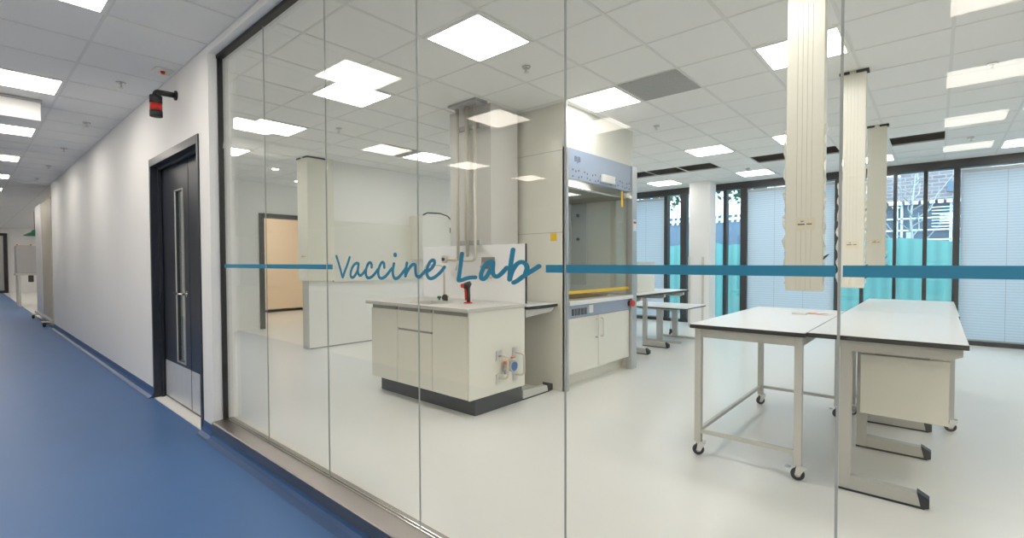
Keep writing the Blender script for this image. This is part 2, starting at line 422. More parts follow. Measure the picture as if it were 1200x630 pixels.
LET = [
    ('V', [(-2.5456, 1.4364),(-2.531, 1.4125),(-2.5157, 1.3852),(-2.4988, 1.3535),(-2.4804, 1.3199),(-2.4626, 1.3449),(-2.4423, 1.3719),(-2.4205, 1.4032),(-2.4049, 1.4288)]),
    ('a', [(-2.3158, 1.3943),(-2.3342, 1.3973),(-2.3587, 1.389),(-2.3838, 1.3679),(-2.3967, 1.3413),(-2.393, 1.3237),(-2.3724, 1.3205),(-2.3476, 1.3354),(-2.3245, 1.3617),(-2.3158, 1.3934),(-2.3227, 1.3683),(-2.3216, 1.3466),(-2.3091, 1.3329),(-2.2901, 1.3341),(-2.2663, 1.3481),(-2.2482, 1.3624)]),
    ('c', [(-2.1925, 1.3767),(-2.1937, 1.3922),(-2.2071, 1.4006),(-2.2247, 1.3921),(-2.2419, 1.3688),(-2.2463, 1.3432),(-2.2374, 1.3255),(-2.2184, 1.3204),(-2.1919, 1.3272),(-2.1619, 1.3444),(-2.1359, 1.3653)]),
    ('c', [(-2.0793, 1.3759),(-2.0818, 1.3942),(-2.093, 1.4016),(-2.1088, 1.3942),(-2.1279, 1.3695),(-2.1327, 1.3447),(-2.1243, 1.3263),(-2.1043, 1.3205),(-2.0758, 1.3284),(-2.0476, 1.3459),(-2.0164, 1.3703)]),
    ('i', [(-1.997, 1.3942),(-2.0055, 1.3703),(-2.0072, 1.3464),(-1.9981, 1.3266),(-1.98, 1.3222),(-1.9567, 1.3305),(-1.927, 1.3514),(-1.903, 1.371)]),
    ('idot', [(-1.987, 1.4386),(-1.9857, 1.4358)]),
    ('n', [(-1.8924, 1.3973),(-1.8991, 1.3749),(-1.906, 1.3361),(-1.8969, 1.3498),(-1.8789, 1.3692),(-1.8568, 1.3866),(-1.8382, 1.3912),(-1.8279, 1.3847),(-1.8269, 1.3639),(-1.8235, 1.3431),(-1.8103, 1.3339),(-1.7934, 1.3361),(-1.7724, 1.3495),(-1.7546, 1.3627)]),
    ('e', [(-1.7459, 1.358),(-1.7226, 1.3667),(-1.7008, 1.3814),(-1.6893, 1.3978),(-1.6948, 1.4095),(-1.7107, 1.4081),(-1.7281, 1.396),(-1.741, 1.3721),(-1.7436, 1.3499),(-1.7345, 1.3323),(-1.7145, 1.3275),(-1.6889, 1.3342),(-1.6608, 1.3492),(-1.6398, 1.3638),(-1.6223, 1.3792)]),
    ('L', [(-1.5097, 1.4366),(-1.5149, 1.4088),(-1.5206, 1.3789),(-1.5275, 1.3452),(-1.5321, 1.3234),(-1.509, 1.3258),(-1.4846, 1.3322),(-1.4607, 1.3364),(-1.4303, 1.338)]),
    ('a2', [(-1.328, 1.3981),(-1.3435, 1.4027),(-1.3632, 1.3956),(-1.3832, 1.376),(-1.3955, 1.3545),(-1.3961, 1.3365),(-1.3835, 1.3314),(-1.366, 1.3424),(-1.3462, 1.3657),(-1.33, 1.3921),(-1.3316, 1.3728),(-1.3283, 1.3536),(-1.3149, 1.3433),(-1.2982, 1.3471),(-1.277, 1.3612),(-1.2561, 1.3785)]),
    ('b', [(-1.2231, 1.4478),(-1.2273, 1.4277),(-1.2332, 1.4006),(-1.2379, 1.3701),(-1.2417, 1.3327),(-1.2348, 1.3498),(-1.2243, 1.3702),(-1.2064, 1.3905),(-1.1866, 1.3999),(-1.1684, 1.3978),(-1.1555, 1.3856),(-1.1543, 1.3725),(-1.1607, 1.3592)]),
    ('btail', [(-1.22, 1.3216),(-1.2, 1.3302),(-1.1737, 1.3458),(-1.1458, 1.3604),(-1.1205, 1.3727),(-1.0978, 1.3848)]),
]
lt = thing('glass_lettering', 'blue handwritten style vinyl lettering reading Vaccine Lab on the glazing', 'lettering', (0, 0, 0))
acc = None; dot = None
for nm, pts in LET:
    w = (.0185, .0150) if nm in ('V', 'a', 'c', 'i', 'idot', 'n', 'e') else (.0240, .0160)
    if nm in ('idot', 'btail'):
        if nm == 'idot': dot = MB(); stroke(dot, pts, .027, .020)
        else: stroke(acc, pts, *w)
        continue
    if acc is not None:
        lo = acc.build('letter', 'vinyl_blue', lt)
        if dot is not None: dot.build('letter_dot', 'vinyl_blue', lo); dot = None
    acc = MB(); stroke(acc, pts, *w)
acc.build('letter', 'vinyl_blue', lt)

# ================================================================== WINDOW WALL (outer)
WWY = 11.1
struct('trim_2', MB().box(-7.6, XR, WWY-.06, WWY+.12, 2.955, CEIL), 'dark_frame')
struct('trim_3', MB().box(-7.6, XR, WWY-.05, WWY+.12, 0, .07), 'dark_frame')
bays = [('b', -7.3, -4.895), ('m', -4.895, -4.81), ('g', -4.81, -4.50), ('m', -4.50, -4.36), ('g', -4.36, -3.86), ('m', -3.86, -3.78), ('g', -3.78, -3.543), ('m', -3.543, -3.471), ('g', -3.471, -3.189),
        ('m', -3.189, -3.06), ('b', -3.06, -1.49), ('m', -1.49, -1.395), ('g', -1.395, -1.09), ('m', -1.09, -1.035), ('g', -1.035, -.61), ('m', -.61, -.562), ('g', -.562, -.20), ('m', -.20, -.142), ('g', -.142, .187),
        ('m', .187, .272), ('b', .272, 1.95), ('m', 1.95, 2.05), ('g', 2.05, 2.5), ('m', 2.5, 2.58), ('b', 2.58, XR-.02)]
wn = 2
win = None
bl_lab = ['pale blue blind drawn down behind the fume cupboard, left of the white column', 'pale blue blind drawn down in the wide bay behind the nearest hanging column', 'pale blue blind drawn down at the right edge of the picture', 'pale blue blind drawn down in the bay beyond the right edge']
bi = 0
for k, a, b in bays:
    if k == 'm':
        win = thing('window_%d' % wn, 'dark framed floor to ceiling outer window bay %d' % wn, 'window'); win['kind'] = 'structure'; wn += 1
        MB().box(a, b, WWY-.05, WWY+.10, .07, 2.955, .004).build('mullion', 'dark_frame', win)
    if k in 'gb':
        if win is None:
            win = thing('window_2', 'dark framed floor to ceiling outer window behind the blind', 'window'); win['kind'] = 'structure'; wn = 3
        MB().box(a, b, WWY+.04, WWY+.06, .07, 2.955).build('glass_pane', 'window_glass', win)
    if k == 'b':
        t = thing('window_blind', bl_lab[bi], 'blind', (a, WWY, 0), 'blinds along the window wall'); bi += 1
        w = b-a
        MB().box(.01, w-.01, -.006, -.003, .09, 2.90).build('blind_fabric', 'blind_fabric', t)
        MB().box(.005, w-.005, -.02, .01, 2.87, 2.925, .003).build('head_rail', 'blind_rail', t)
        MB().box(.01, w-.01, -.012, .003, .075, .10, .003).build('bottom_rail', 'blind_rail', t)
        mb = MB(); n = max(2, int(w/.42))
        for q in range(1, n): mb.box(w*q/n-.003, w*q/n+.003, -.0085, -.0065, .1, 2.87)
        mb.build('ladder_tape', 'blind_rail', t)

# ================================================================== LIGHT PANELS
def panel_proto(material):
    t = bpy.data.objects.new('ceiling_light', None); COL.objects.link(t)
    mb = MB()
    mb.box(-.295, .295, -.302, -.275, -.008, -.0005).box(-.295, .295, .275, .302, -.008, -.0005).box(-.295, -.268, -.275, .275, -.008, -.0005).box(.268, .295, -.275, .275, -.008, -.0005)
    mb.build('frame', 'white_plastic', t)
    MB().box(-.268, .268, -.275, .275, -.006, -.001).build('diffuser', material, t)
    return t
def cc(i, j): return (cellx(i)+TXS/2, celly(j)+TYS/2)
lab_lights = [  # unseen lights past the view are added for brightness
 ((0, 0), 'square lab ceiling light nearest the glazing, above the sink island'),
 ((0, 3), 'square lab ceiling light beside the fume cupboard top and the grey vent'),
 ((0, 8), 'lab ceiling light between the fume cupboard and the open ceiling tiles'),
 ((0, 12), 'far lab ceiling light by the windows, right of the white column'),
 ((-3, 0), 'lab ceiling light left of the drop pipes, second from the black frame'),
 ((-3, 12), 'far lab ceiling light in front of the white column, right of the hood'),
 ((-6, 0), 'lab ceiling light close behind the black frame, above the blue stripe end'),
 ((-6, 4), 'lab ceiling light over the partition, right of the small grey vent'),
 ((-9, 0), 'lab ceiling light partly cut by the black frame, at the left end'),
 ((-9, 4), 'lab ceiling light beyond the partition'),
 ((3, 3), 'lab ceiling light behind the nearest hanging column'),
 ((2, 8), 'lab ceiling light just left of the nearest hanging column, further back'),
 ((3, 12), 'far lab ceiling light seen beside the third hanging column'),
 ((6, 3), 'lab ceiling light beyond the right edge, over the near tables'),
 ((6, 8), 'lab ceiling light cut by the right edge of the picture'),
 ((6, 12), 'lab ceiling light above the right hand window blind'),
 ((3, 0), 'lab ceiling light above the nearest hanging column, out at the top'),
 ((6, 0), 'lab ceiling light near the glazing beyond the right edge'),
 ((9, 3), 'unseen lab ceiling light added by the right wall, near row'), ((9, 8), 'unseen lab ceiling light added by the right wall, middle row'),
 ((-6, 9), 'lab ceiling light behind the hood, left'), ((-3, 7), 'lab ceiling light behind the fume cupboard'),
]
lp = None
for (i, j), lab in lab_lights:
    x, y = cc(i, j)
    if (i, j) == (-6, 4): y -= .12; x += .05
    if lp is None: lp = panel_proto('lab_light'); o = lp; o.location = (x, y, CEIL-.004)
    else: o = copy_tree(lp, (x, y, CEIL-.004))
    tag(o, lab, 'light', 'square lab ceiling lights')
cor = []
for k in range(0, 13): cor.append((CX0+.3025-4*k*CXS, CY0-.31))
for k in (3,): cor.append((CX0+.3025+4*k*CXS-(.33 if k > 1 else 0), CY0-.31-(0 if k > 1 else 0)))  # unseen light added to brighten the space near the camera
cor += [(-6.25, -1.46), (-6.2, -3.10), (-6.22, -4.80), (-3.92, -1.42), (-3.17, -2.50)]
cor += [(.31, CY0-.31-3*CYS*q) for q in (1, 2, 3, 4)]
cor += [(x, CY0-.31-3*CYS*q) for x in (2.75, 5.2, 7.6, 10.0) for q in (1, 2, 3, 4)]  # unseen rear lights added to brighten the corridor
cor += [(x, .38) for x in (5.2, 7.6)]  # more unseen lights added for corridor brightness
ordn = ['nearest', 'second', 'third', 'fourth', 'fifth', 'sixth', 'seventh', 'eighth', 'ninth', 'tenth', 'eleventh', 'twelfth', 'thirteenth']
cp = None
for n, (x, y) in enumerate(cor):
    if cp is None: cp = panel_proto('corridor_light'); o = cp; o.location = (x, y, CEIL-.004)
    else: o = copy_tree(cp, (x, y, CEIL-.004))
    if n < 13: lab = '%s corridor ceiling light from the top edge, in the row along the white wall' % ordn[n]
    else: lab = 'ceiling light of the open area facing the glazing, reflected there or added out of view to brighten the corridor'
    tag(o, lab, 'light', 'square corridor ceiling lights')
# far open area lights, extra ones added to brighten it
for k, (x, y) in enumerate([(-16, 2.6), (-19.5, 2.3), (-22.5, 2.4), (-26, 2.6), (-29.5, 2.8), (-16, 5), (-19.5, 5), (-22.5, 5), (-26, 5.4), (-29.5, 5.4)]):
    o = copy_tree(cp, (x, y, CEIL-.004)); tag(o, 'far open area ceiling light beyond the corridor, %s of the %s row' % (ordn[k % 5], 'near' if k < 5 else 'added back'), 'light', 'lights of the far open area')
for k, (x, y) in enumerate([(-9.0, 3.78), (-10.0, 4.65), (-9.3, 5.6)]):
    t = thing('downlight', ['small round ceiling downlight left of the partition, nearer of the two', 'small round ceiling downlight above the open orange doorway', 'small round ceiling downlight behind the partition'][k], 'light', (x, y, CEIL), 'round downlights')
    MB().cyl((0, 0, -.004), (0, 0, -.012), .07, 20).build('bezel', 'chrome', t)
    MB().cyl((0, 0, -.012), (0, 0, -.016), .055, 20).build('lamp', 'lamp_small', t)
for x in (-13.2, -12.4, -11.6):  # lights added to brighten the store room
    o = copy_tree(lp, (x, 5.6, CEIL-.004)); tag(o, 'ceiling light added inside the store room past the open doorway to brighten it', 'light', 'store room lights')

# vents
def vent(name, i, j, lab, dx=0, dy=0):
    x, y = cc(i, j)
    t = thing(name, lab, 'vent', (x+dx, y+dy, CEIL-.004))
    MB().box(-.292, .292, -.3, .3, -.004, -.0005).build('backing', 'vent_grey', t)
    mb = MB()
    for k in range(15): mb.box(-.285, .285, -.29+k*.04, -.275+k*.04, -.007, -.004)
    mb.build('grille', 'vent_grey', t)
vent('ceiling_vent', 1, 3, 'square grey ceiling vent right of the light by the fume cupboard')
vent('ceiling_vent', -6, 3, 'square grey ceiling vent between two lights above the partition', .03, -.1)

# sprinklers
def sprinkler(x, y, lab):
    t = thing('sprinkler', lab, 'sprinkler', (x, y, CEIL), 'ceiling sprinklers')
    MB().cyl((0, 0, -.003), (0, 0, -.018), .04, 16, .03).build('rosette', 'chrome', t)
    MB().cyl((0, 0, -.018), (0, 0, -.05), .01, 8).cyl((0, 0, -.05), (0, 0, -.056), .022, 12).build('head', 'steel', t)
for x, y, lab in [(-2.71, 3.28, 'ceiling sprinkler between the near light and the fume cupboard'), (-5.71, 3.19, 'ceiling sprinkler left of the drop pipes, right of the second glass joint'),
                  (-2.66, 5.77, 'ceiling sprinkler beyond the grey vent, right of the hood'), (-2.62, 9.5, 'small ceiling sprinkler near the open tiles'), (.33, 5.9, 'ceiling sprinkler near the right edge, nearer one'), (.32, 9.2, 'ceiling sprinkler near the right edge above the window frame'),
                  (-5.79, 1.03, 'corridor sprinkler nearest, left of the red beacon'), (-7.74, 1.04, 'corridor sprinkler second from the beacon'), (-9.7, 1.04, 'corridor sprinkler third from the beacon'), (-11.6, 1.04, 'corridor sprinkler fourth from the beacon'), (-13.5, 1.04, 'corridor sprinkler fifth from the beacon'),
                  (-7.9, 2.6, 'ceiling sprinkler behind the first pane, far left')]:
    sprinkler(x, y, lab)

# corridor beacon and detector
t = thing('alarm_beacon', 'black and red alarm beacon on a bracket high on the corridor wall', 'alarm', (-5.15, WY, 2.90))
MB().cyl((0, -.0, 0), (0, -.014, 0), .042, 20).build('wall_plate', 'rubber', t)
MB().tube(rnd_path([(0, -.01, 0), (-.02, -.15, 0), (-.02, -.15, -.05)], .03), .024, 12).cyl((-.02, -.15, -.035), (-.02, -.15, -.10), .047, 20).build('bracket_arm', 'rubber', t)
MB().cyl((-.02, -.15, -.10), (-.02, -.15, -.165), .046, 20).build('red_lens', 'red', t)
MB().cyl((-.02, -.15, -.165), (-.02, -.15, -.215), .048, 20).build('sounder', 'rubber', t)
t = thing('ceiling_sensor', 'small square cream sensor plate with a dark red dot on the corridor ceiling', 'sensor', (-5.17, 1.215, CEIL))
MB().box(-.08, .08, -.07, .07, -.009, -.0035, .003).build('plate', 'cream_laminate', t)
MB().cyl((0, 0, -.009), (0, 0, -.03), .02, 12, .012).build('dot', 'red', t)
# hanging box in corridor
t = thing('ceiling_screen_housing', 'white box with a grey top edge hanging under the corridor ceiling at the left', 'housing', (-7.03, .2, 2.88))
MB().box(-.35, 0, -.9, .385, 0, .19, .006).build('body', 'white_plastic', t)
MB().box(-.36, .01, -.91, .395, .19, .2155).build('top_rail', 'vent_grey', t)

# ================================================================== SINK ISLAND
si = thing('sink_island', 'cream sink island with grey worktop and dark plinth in the middle of the lab', 'island', (-3.88, 3.35, 0))
ox, oy = 3.88, -3.35
def B(x0, x1, y0, y1, z0, z1, bev=0.0, mb=None):
    return (mb or MB()).box(x0+ox, x1+ox, y0+oy, y1+oy, z0, z1, bev)
B(-4.62, -3.14, 3.06, 3.72, 0, .168).build('plinth', 'plinth_grey', si)
B(-4.63, -3.115, 2.975, 3.72, .168, .953).build('carcass', 'cream_laminate', si)
B(-3.115, -3.10, 2.95, 3.72, .165, .953, .002).build('end_panel', 'cream_laminate', si)
fy0, fy1 = 2.95, 2.972
xd = [-4.635, -4.16, -3.605, -3.118]
B(xd[0]+.003, xd[1]-.003, fy0, fy1, .17, .915, .002).build('door', 'cream_laminate', si)
B(xd[1]+.003, xd[2]-.003, fy0, fy1, .17, .715, .002).build('door', 'cream_laminate', si)
B(xd[1]+.003, xd[2]-.003, fy0, fy1, .735, .915, .002).build('drawer', 'cream_laminate', si)
B(xd[2]+.003, xd[3]-.003, fy0, fy1, .17, .915, .002).build('door', 'cream_laminate', si)
for a, b, z0, z1 in [(xd[0], xd[1], .918, .95), (xd[1], xd[2], .918, .95), (xd[2], xd[3], .918, .95), (xd[1], xd[2], .716, .734)]:
    B(a+.02, b-.02, fy0+.004, fy1, z0, z1).build('grip_rail', 'grip_shade_joint_grey', si)  # grey strip carries the recess shade in its colour
sx0, sx1, sy0, sy1 = -4.12, -3.74, 3.02, 3.36
mb = MB()
for q in [(-4.70, sx0, 2.92, 3.73), (sx1, -3.09, 2.92, 3.73), (sx0, sx1, 2.92, sy0), (sx0, sx1, sy1, 3.73)]: B(*q, .955, .987, 0, mb)
mb.build('worktop', 'worktop_grey', si)
mb = MB(); B(sx0, sx1, sy0, sy1, .78, .785, 0, mb)
for q in [(sx0-.004, sx0+.003, sy0, sy1), (sx1-.003, sx1+.004, sy0, sy1), (sx0, sx1, sy0-.004, sy0+.003), (sx0, sx1, sy1-.003, sy1+.004)]: B(*q, .78, .984, 0, mb)
mb.build('sink_basin', 'steel', si)
# splash board
sb = thing('splashback_board', 'white splashback board standing along the back of the sink island', 'board', (-3.9, 3.73, .987))
MB().box(-.80, .815, -.018, 0, 0, .598, .002).build('board', 'white_board', sb)
MB().box(.815, .822, -.02, .002, 0, .60).build('edge_strip', 'rubber', sb)
# swan neck tap
t = thing('swan_neck_tap', 'metal swan neck tap standing by the sink', 'tap', (-4.02, 3.46, .9875))
MB().cyl((0, 0, 0), (0, 0, .03), .022).tube(rnd_path([(0, 0, 0), (0, 0, .385), (-.20, -.10, .385), (-.20, -.10, .27)], .07, 8), .011, 10).build('spout', 'pipe_metal', t)
MB().cyl((-.07, -.01, .02), (-.07, -.01, .045), .022).cyl((-.07, -.01, 0), (-.07, -.01, .02), .010).build('hot_knob', 'green', t)
MB().cyl((.06, -.02, .035), (.06, -.02, .06), .028).build('lab_valve', 'yellow', t)
MB().cyl((.06, -.02, 0), (.06, -.02, .035), .014).cyl((.09, -.07, .036), (.06, -.04, .042), .032).build('valve_knob', 'rubber', t)
# eye wash hand shower
t = thing('eye_wash_shower', 'black and red hand held eye wash shower standing on the worktop', 'shower', (-3.56, 3.38, .987))
MB().cyl((0, 0, 0), (0, 0, .012), .045, 20).build('base_flange', 'red', t)
MB().tube([(0.006, 0, .012), (0.004, 0, .155)], [.019, .017], 12).build('grip', 'rubber', t)
MB().tube([(-.017, -.012, .03), (-.020, -.012, .155)], [.013, .017], 10).build('trigger', 'red', t)
MB().tube([(0, 0, .148), (-.008, -.006, .175), (-.02, -.012, .205)], [.022, .05, .046], 14).build('head', 'rubber', t)
MB().cyl((-.02, -.058, .178), (-.02, -.066, .178), .022, 12).build('nozzle', 'red', t)
# gas socket on the splashback
t = thing('wall_gas_outlet', 'steel outlet plate with a small tap on the white splashback board', 'outlet', (-3.59, 3.712, 1.36))
MB().box(-.10, .09, -.012, 0, -.03, .095, .003).build('plate', 'outlet_steel', t)
MB().cyl((0, -.012, .03), (0, -.05, .03), .022).cyl((-.02, -.05, .03), (-.05, -.06, -.02), .02).build('valve_body', 'outlet_steel', t)
MB().box(.005, .035, -.062, -.035, .0, .045, .004).build('yellow_handle', 'yellow', t)
MB().cyl((-.03, -.06, -.03), (-.05, -.06, -.06), .018).build('black_nozzle', 'rubber', t)
MB().box(.04, .075, -.04, -.012, -.13, -.04, .008).build('hose_end', 'tan_label', t)
# emergency fittings on the end panel
t = thing('gas_valve_set', 'metal pipe hoops with a blue faced gauge on the end of the sink island', 'valve', (-3.0985, 3.44, .40))
for y, z0, z1 in [(-.10, -.095, .115), (.135, -.10, .115)]:
    h = MB().tube(rnd_path([(0, y, z1), (.085, y+.03, z1), (.085, y+.03, z0), (0, y, z0)], .04, 6), .011, 10).build('guard_hoop', 'pipe_metal', t)
    MB().box(0, .006, y-.045, y+.03, z1-.04, z1+.05).build('wall_plate', 'steel', h)
    MB().box(0, .006, y-.045, y+.03, z0-.05, z0+.04).build('wall_plate', 'steel', h)
MB().cyl((.0, .06, .0), (.05, .06, .0), .055, 20).build('regulator', 'aluminium', t)
MB().cyl((.05, .06, 0), (.056, .06, 0), .042, 20).build('gauge_face', 'gauge_blue', t)
MB().cyl((.03, -.04, -.06), (.03, -.04, .05), .018).tube([(.03, -.08, -.02), (.03, .0, .0)], .014).build('valve_body', 'aluminium', t)
MB().box(.02, .05, -.06, -.02, .03, .065, .004).box(.02, .05, .04, .075, .075, .09, .003).build('lever', 'orange', t)

# drop pipes
t = thing('drop_pipes', 'four metal service pipes dropping from a ceiling plate to the splashback', 'pipes', (-3.82, 3.62, 0))
MB().box(-.20, .23, -.09, .08, CEIL-.03, CEIL-.003).build('ceiling_plate', 'vent_grey', t)
MB().tube([(-.15, 0, CEIL-.03), (-.15, 0, 1.42)], .017, 12).tube([(-.15, 0, 1.44), (-.15, -.015, 1.36), (-.15, -.03, 1.31)], .012, 10).build('pipe', 'pipe_metal', t)
MB().tube([(-.08, .06, CEIL-.03), (-.08, .06, 1.59)], .017, 12).build('pipe', 'pipe_metal', t)
MB().tube([(0, 0, CEIL-.03), (0, 0, 1.46)], .017, 12).build('pipe', 'pipe_metal', t)
MB().tube(rnd_path([(.12, 0, CEIL-.03), (.12, 0, 1.42), (-.16, .02, 1.42)], .06, 6), .016, 12).build('pipe', 'pipe_metal', t)
MB().tube([(-.15, -.0, 1.425), (-.36, -.0, 1.435)], .022, 12).cyl((-.36, 0, 1.435), (-.36, -.03, 1.435), .045, 18).build('manifold', 'pipe_metal', t)
MB().cyl((-.36, -.03, 1.435), (-.36, -.04, 1.435), .02, 12).build('manifold_cap', 'rubber', t)
MB().box(-.175, .15, .025, .055, CEIL-.27, CEIL-.22).build('clamp', 'vent_grey', t)
MB().box(-.175, .16, .025, .055, 1.585, 1.635).build('clamp', 'vent_grey', t)

# ================================================================== BENCHES
def c_bench(name, lab, cat, x0, x1, y0, y1, frames, top=.955, xf=-.445, toe=-.015, fy=.06, group=None):
    """bench with its foot frames pointing to +x; frames = list of y"""
    t = thing(name, lab, cat, (x0, y0, 0), group)
    w, l = x1-x0, y1-y0
    MB().box(0, w, 0, l, top-.020, top, .0015).build('worktop', 'white_top', t)
    MB().box(.001, w-.001, .001, l-.001, top-.030, top-.020).box(-.0015, w+.0015, -.0015, 0, top-.028, top-.003).box(w, w+.0015, 0, l, top-.028, top-.003).box(-.0015, 0, 0, l, top-.028, top-.003).build('worktop_edge', 'black_edge', t)
    for y in frames:
        yy = y-y0; cx = xf-x0; tx = toe-x0
        MB().box(cx, cx+.062, yy, yy+fy, .012, top-.095, .003).build('leg', 'leg_grey', t)
        MB().poly([(cx-.02, yy, top-.031), (w-.02, yy, top-.031), (w-.02, yy, top-.075), (w-.075, yy, top-.098), (cx-.02, yy, top-.098)], (0, fy, 0)).build('support_beam', 'leg_grey', t)
        f = MB().poly([(cx+.062, yy, .014), (tx-.035, yy, .014), (tx-.055, yy, .082), (cx+.062, yy, .092)], (0, fy, 0)).build('foot', 'leg_grey', t)
        MB().poly([(tx-.035, yy-.001, .0), (tx, yy-.001, .012), (tx, yy-.001, .062), (tx-.055, yy-.001, .094)], (0, fy+.002, 0)).build('toe_cap', 'black_edge', f)
        MB().box(cx-.001, tx-.02, yy-.0005, yy+fy+.0005, 0, .0135).build('foot_strip', 'black_edge', f)
    a, b = (frames[0], frames[-1]) if frames else (0, 0)
    if b > a: MB().box(xf-x0+.01, xf-x0+.05, a-y0+fy, b-y0, top-.098, top-.04).build('rear_rail', 'leg_grey', t)
    return t
c_bench('lab_bench', 'white lab bench with black toed feet and a hanging cabinet, nearest on the right', 'bench', -.605, .132, 3.50, 5.26, [3.55, 4.45, 5.18])
ub = thing('under_bench_cabinet', 'cream cabinet hung under the nearest right hand bench', 'cabinet', (-.145, 3.75, .44))
MB().box(-.21, .205, .02, .62, 0, .40, .003).build('body', 'cream_laminate', ub)
MB().box(-.212, .207, 0, .019, 0, .375, .002).build('drawer_front', 'cream_laminate', ub)
MB().box(-.14, .12, .004, .019, .377, .398).build('grip_rail', 'grip_shade_joint_grey', ub)
MB().box(.13, .18, .0, .05, .40, .415).box(-.205, -.19, .0, .3, .40, .415).build('hanger', 'black_edge', ub)

def caster(mb_list, x, y, lock, parent, ang):
    c = math.cos(ang); s = math.sin(ang)
    o = MB().disc_ring((0, 0, .040), (c, s, 0), .018, .040, .013, 22).build('caster', 'rubber', parent, (x, y, 0))
    h = MB().cyl((-.012*c, -.012*s, .04), (.012*c, .012*s, .04), .019, 16).build('hub', 'grey_powder', o)
    d = (-s, c)
    mb = MB()
    for k in (-1, 1):
        px, py = k*.018*c, k*.018*s
        mb.poly([(px-d[0]*.018, py-d[1]*.018, .040), (px+d[0]*.010, py+d[1]*.010, .034), (px+d[0]*.045, py+d[1]*.045, .088), (px-d[0]*.01, py-d[1]*.01, .088)], (k*.003*c, k*.003*s, 0))
    mb.box(-.025+d[0]*.02, .025+d[0]*.02, -.025+d[1]*.02, .025+d[1]*.02, .085, .102)
    if lock: mb.box(-d[0]*.055-.016, -d[0]*.055+.016, -d[1]*.055-.02, -d[1]*.055+.02, .074, .082, .002)
    mb.build('fork', 'chrome', o)
def rolling_table(lab, x0, x1, y0, y1, top=.955, inset=.02, ly1=None, group='rolling tables'):
    t = thing('rolling_table', lab, 'table', (x0, y0, 0), group)
    w, l = x1-x0, y1-y0
    MB().box(0, w, 0, l, top-.020, top, .0015).build('tabletop', 'white_top', t)
    MB().box(.001, w-.001, .001, l-.001, top-.030, top-.020).box(-.0015, w+.0015, -.0015, 0, top-.028, top-.003).box(w, w+.0015, 0, l, top-.028, top-.003).box(-.0015, 0, 0, l, top-.028, top-.003).build('tabletop_edge', 'black_edge', t)
    s = .045; a, b = inset, w-inset-s; c, d = inset+.02, l-inset-s-.02
    for x in (a, b):
        for y in (c, d): MB().box(x, x+s, y, y+s, .10, top-.03, .003).build('leg', 'grey_powder', t)
    MB().box(a+s, b, c+.004, c+s-.004, top-.095, top-.031).build('apron', 'grey_powder', t)
    MB().box(a+s, b, d+.004, d+s-.004, top-.095, top-.031).build('apron', 'grey_powder', t)
    MB().box(a+.004, a+s-.004, c+s, d, top-.095, top-.031).build('apron', 'grey_powder', t)
    MB().box(b+.004, b+s-.004, c+s, d, top-.095, top-.031).build('apron', 'grey_powder', t)
    MB().box(a+s, b, c+.010, c+.035, .165, .19).build('stretcher', 'grey_powder', t)
    MB().box(a+s, b, d+.010, d+.035, .165, .19).build('stretcher', 'grey_powder', t)
    MB().box(a+.010, a+.035, c+s, d, .165, .19).build('stretcher', 'grey_powder', t)
    for k, (x, y) in enumerate([(a, c), (b, c), (a, d), (b, d)]): caster(None, x+s/2, y+s/2, k in (1, 3), t, [-1.0, -1.35, -.8, -1.1][k])
    return t
rolling_table('white topped rolling table on casters, left of the bench with feet, carrying papers', -1.33, -.612, 3.45, 5.22)
rolling_table('white topped rolling table on casters behind the right hand bench, by the windows', -.605, .140, 5.275, 7.15)
# papers on the table
t = thing('note_pad', 'small thick white pad lying on the rolling table, left of the leaflets', 'pad', (-.87, 4.68, .955))
MB().box(-.045, .06, -.075, .065, 0, .016, .002).build('pages', 'paper', t)
MB().box(-.047, .062, -.077, .067, .016, .0175).build('cover', 'white_plastic', t)
for k, (x, y, r) in enumerate([(-.79, 4.78, .3), (-.70, 4.76, -.25)]):
    t = thing('leaflet', ['folded leaflet with a red orange corner, next to the white pad', 'folded leaflet with a red orange corner, at the table seam'][k], 'leaflet', (x, y, .955), 'leaflets on the rolling table')
    t.rotation_euler = (0, 0, r)
    MB().box(-.05, .05, -.07, .07, .0005, .0025).build('sheet', 'paper', t)
    MB().poly([(-.048, -.06, .0028), (.0, -.07, .006), (.03, -.02, .010), (-.03, .0, .004)], (0, 0, .002)).build('red_corner', 'orange', t)

# bench stub behind the splashback
stub = c_bench('lab_bench', 'short white bench end behind the sink island, against the fume cupboard side', 'bench', -3.56, -3.08, 3.74, 4.25, [], .955)
MB().poly([(.40, .0, .920), (.40, .49, .915), (.40, .42, .87), (.40, 0, .845)], (.06, 0, 0)).build('support_beam', 'grey_powder', stub)
f = MB().poly([(.36, .0, .014), (.36, .42, .014), (.36, .40, .075), (.36, 0, .10)], (.06, 0, 0)).build('foot', 'grey_powder', stub)
MB().poly([(.359, .42, 0), (.359, .50, .01), (.359, .50, .075), (.359, .40, .105)], (.062, 0, 0)).build('toe_cap', 'black_edge', f)
MB().box(.36, .42, 0, .44, 0, .0135).build('foot_strip', 'black_edge', f)
MB().box(.05, .11, .02, .08, 0, .925).build('leg', 'grey_powder', stub)

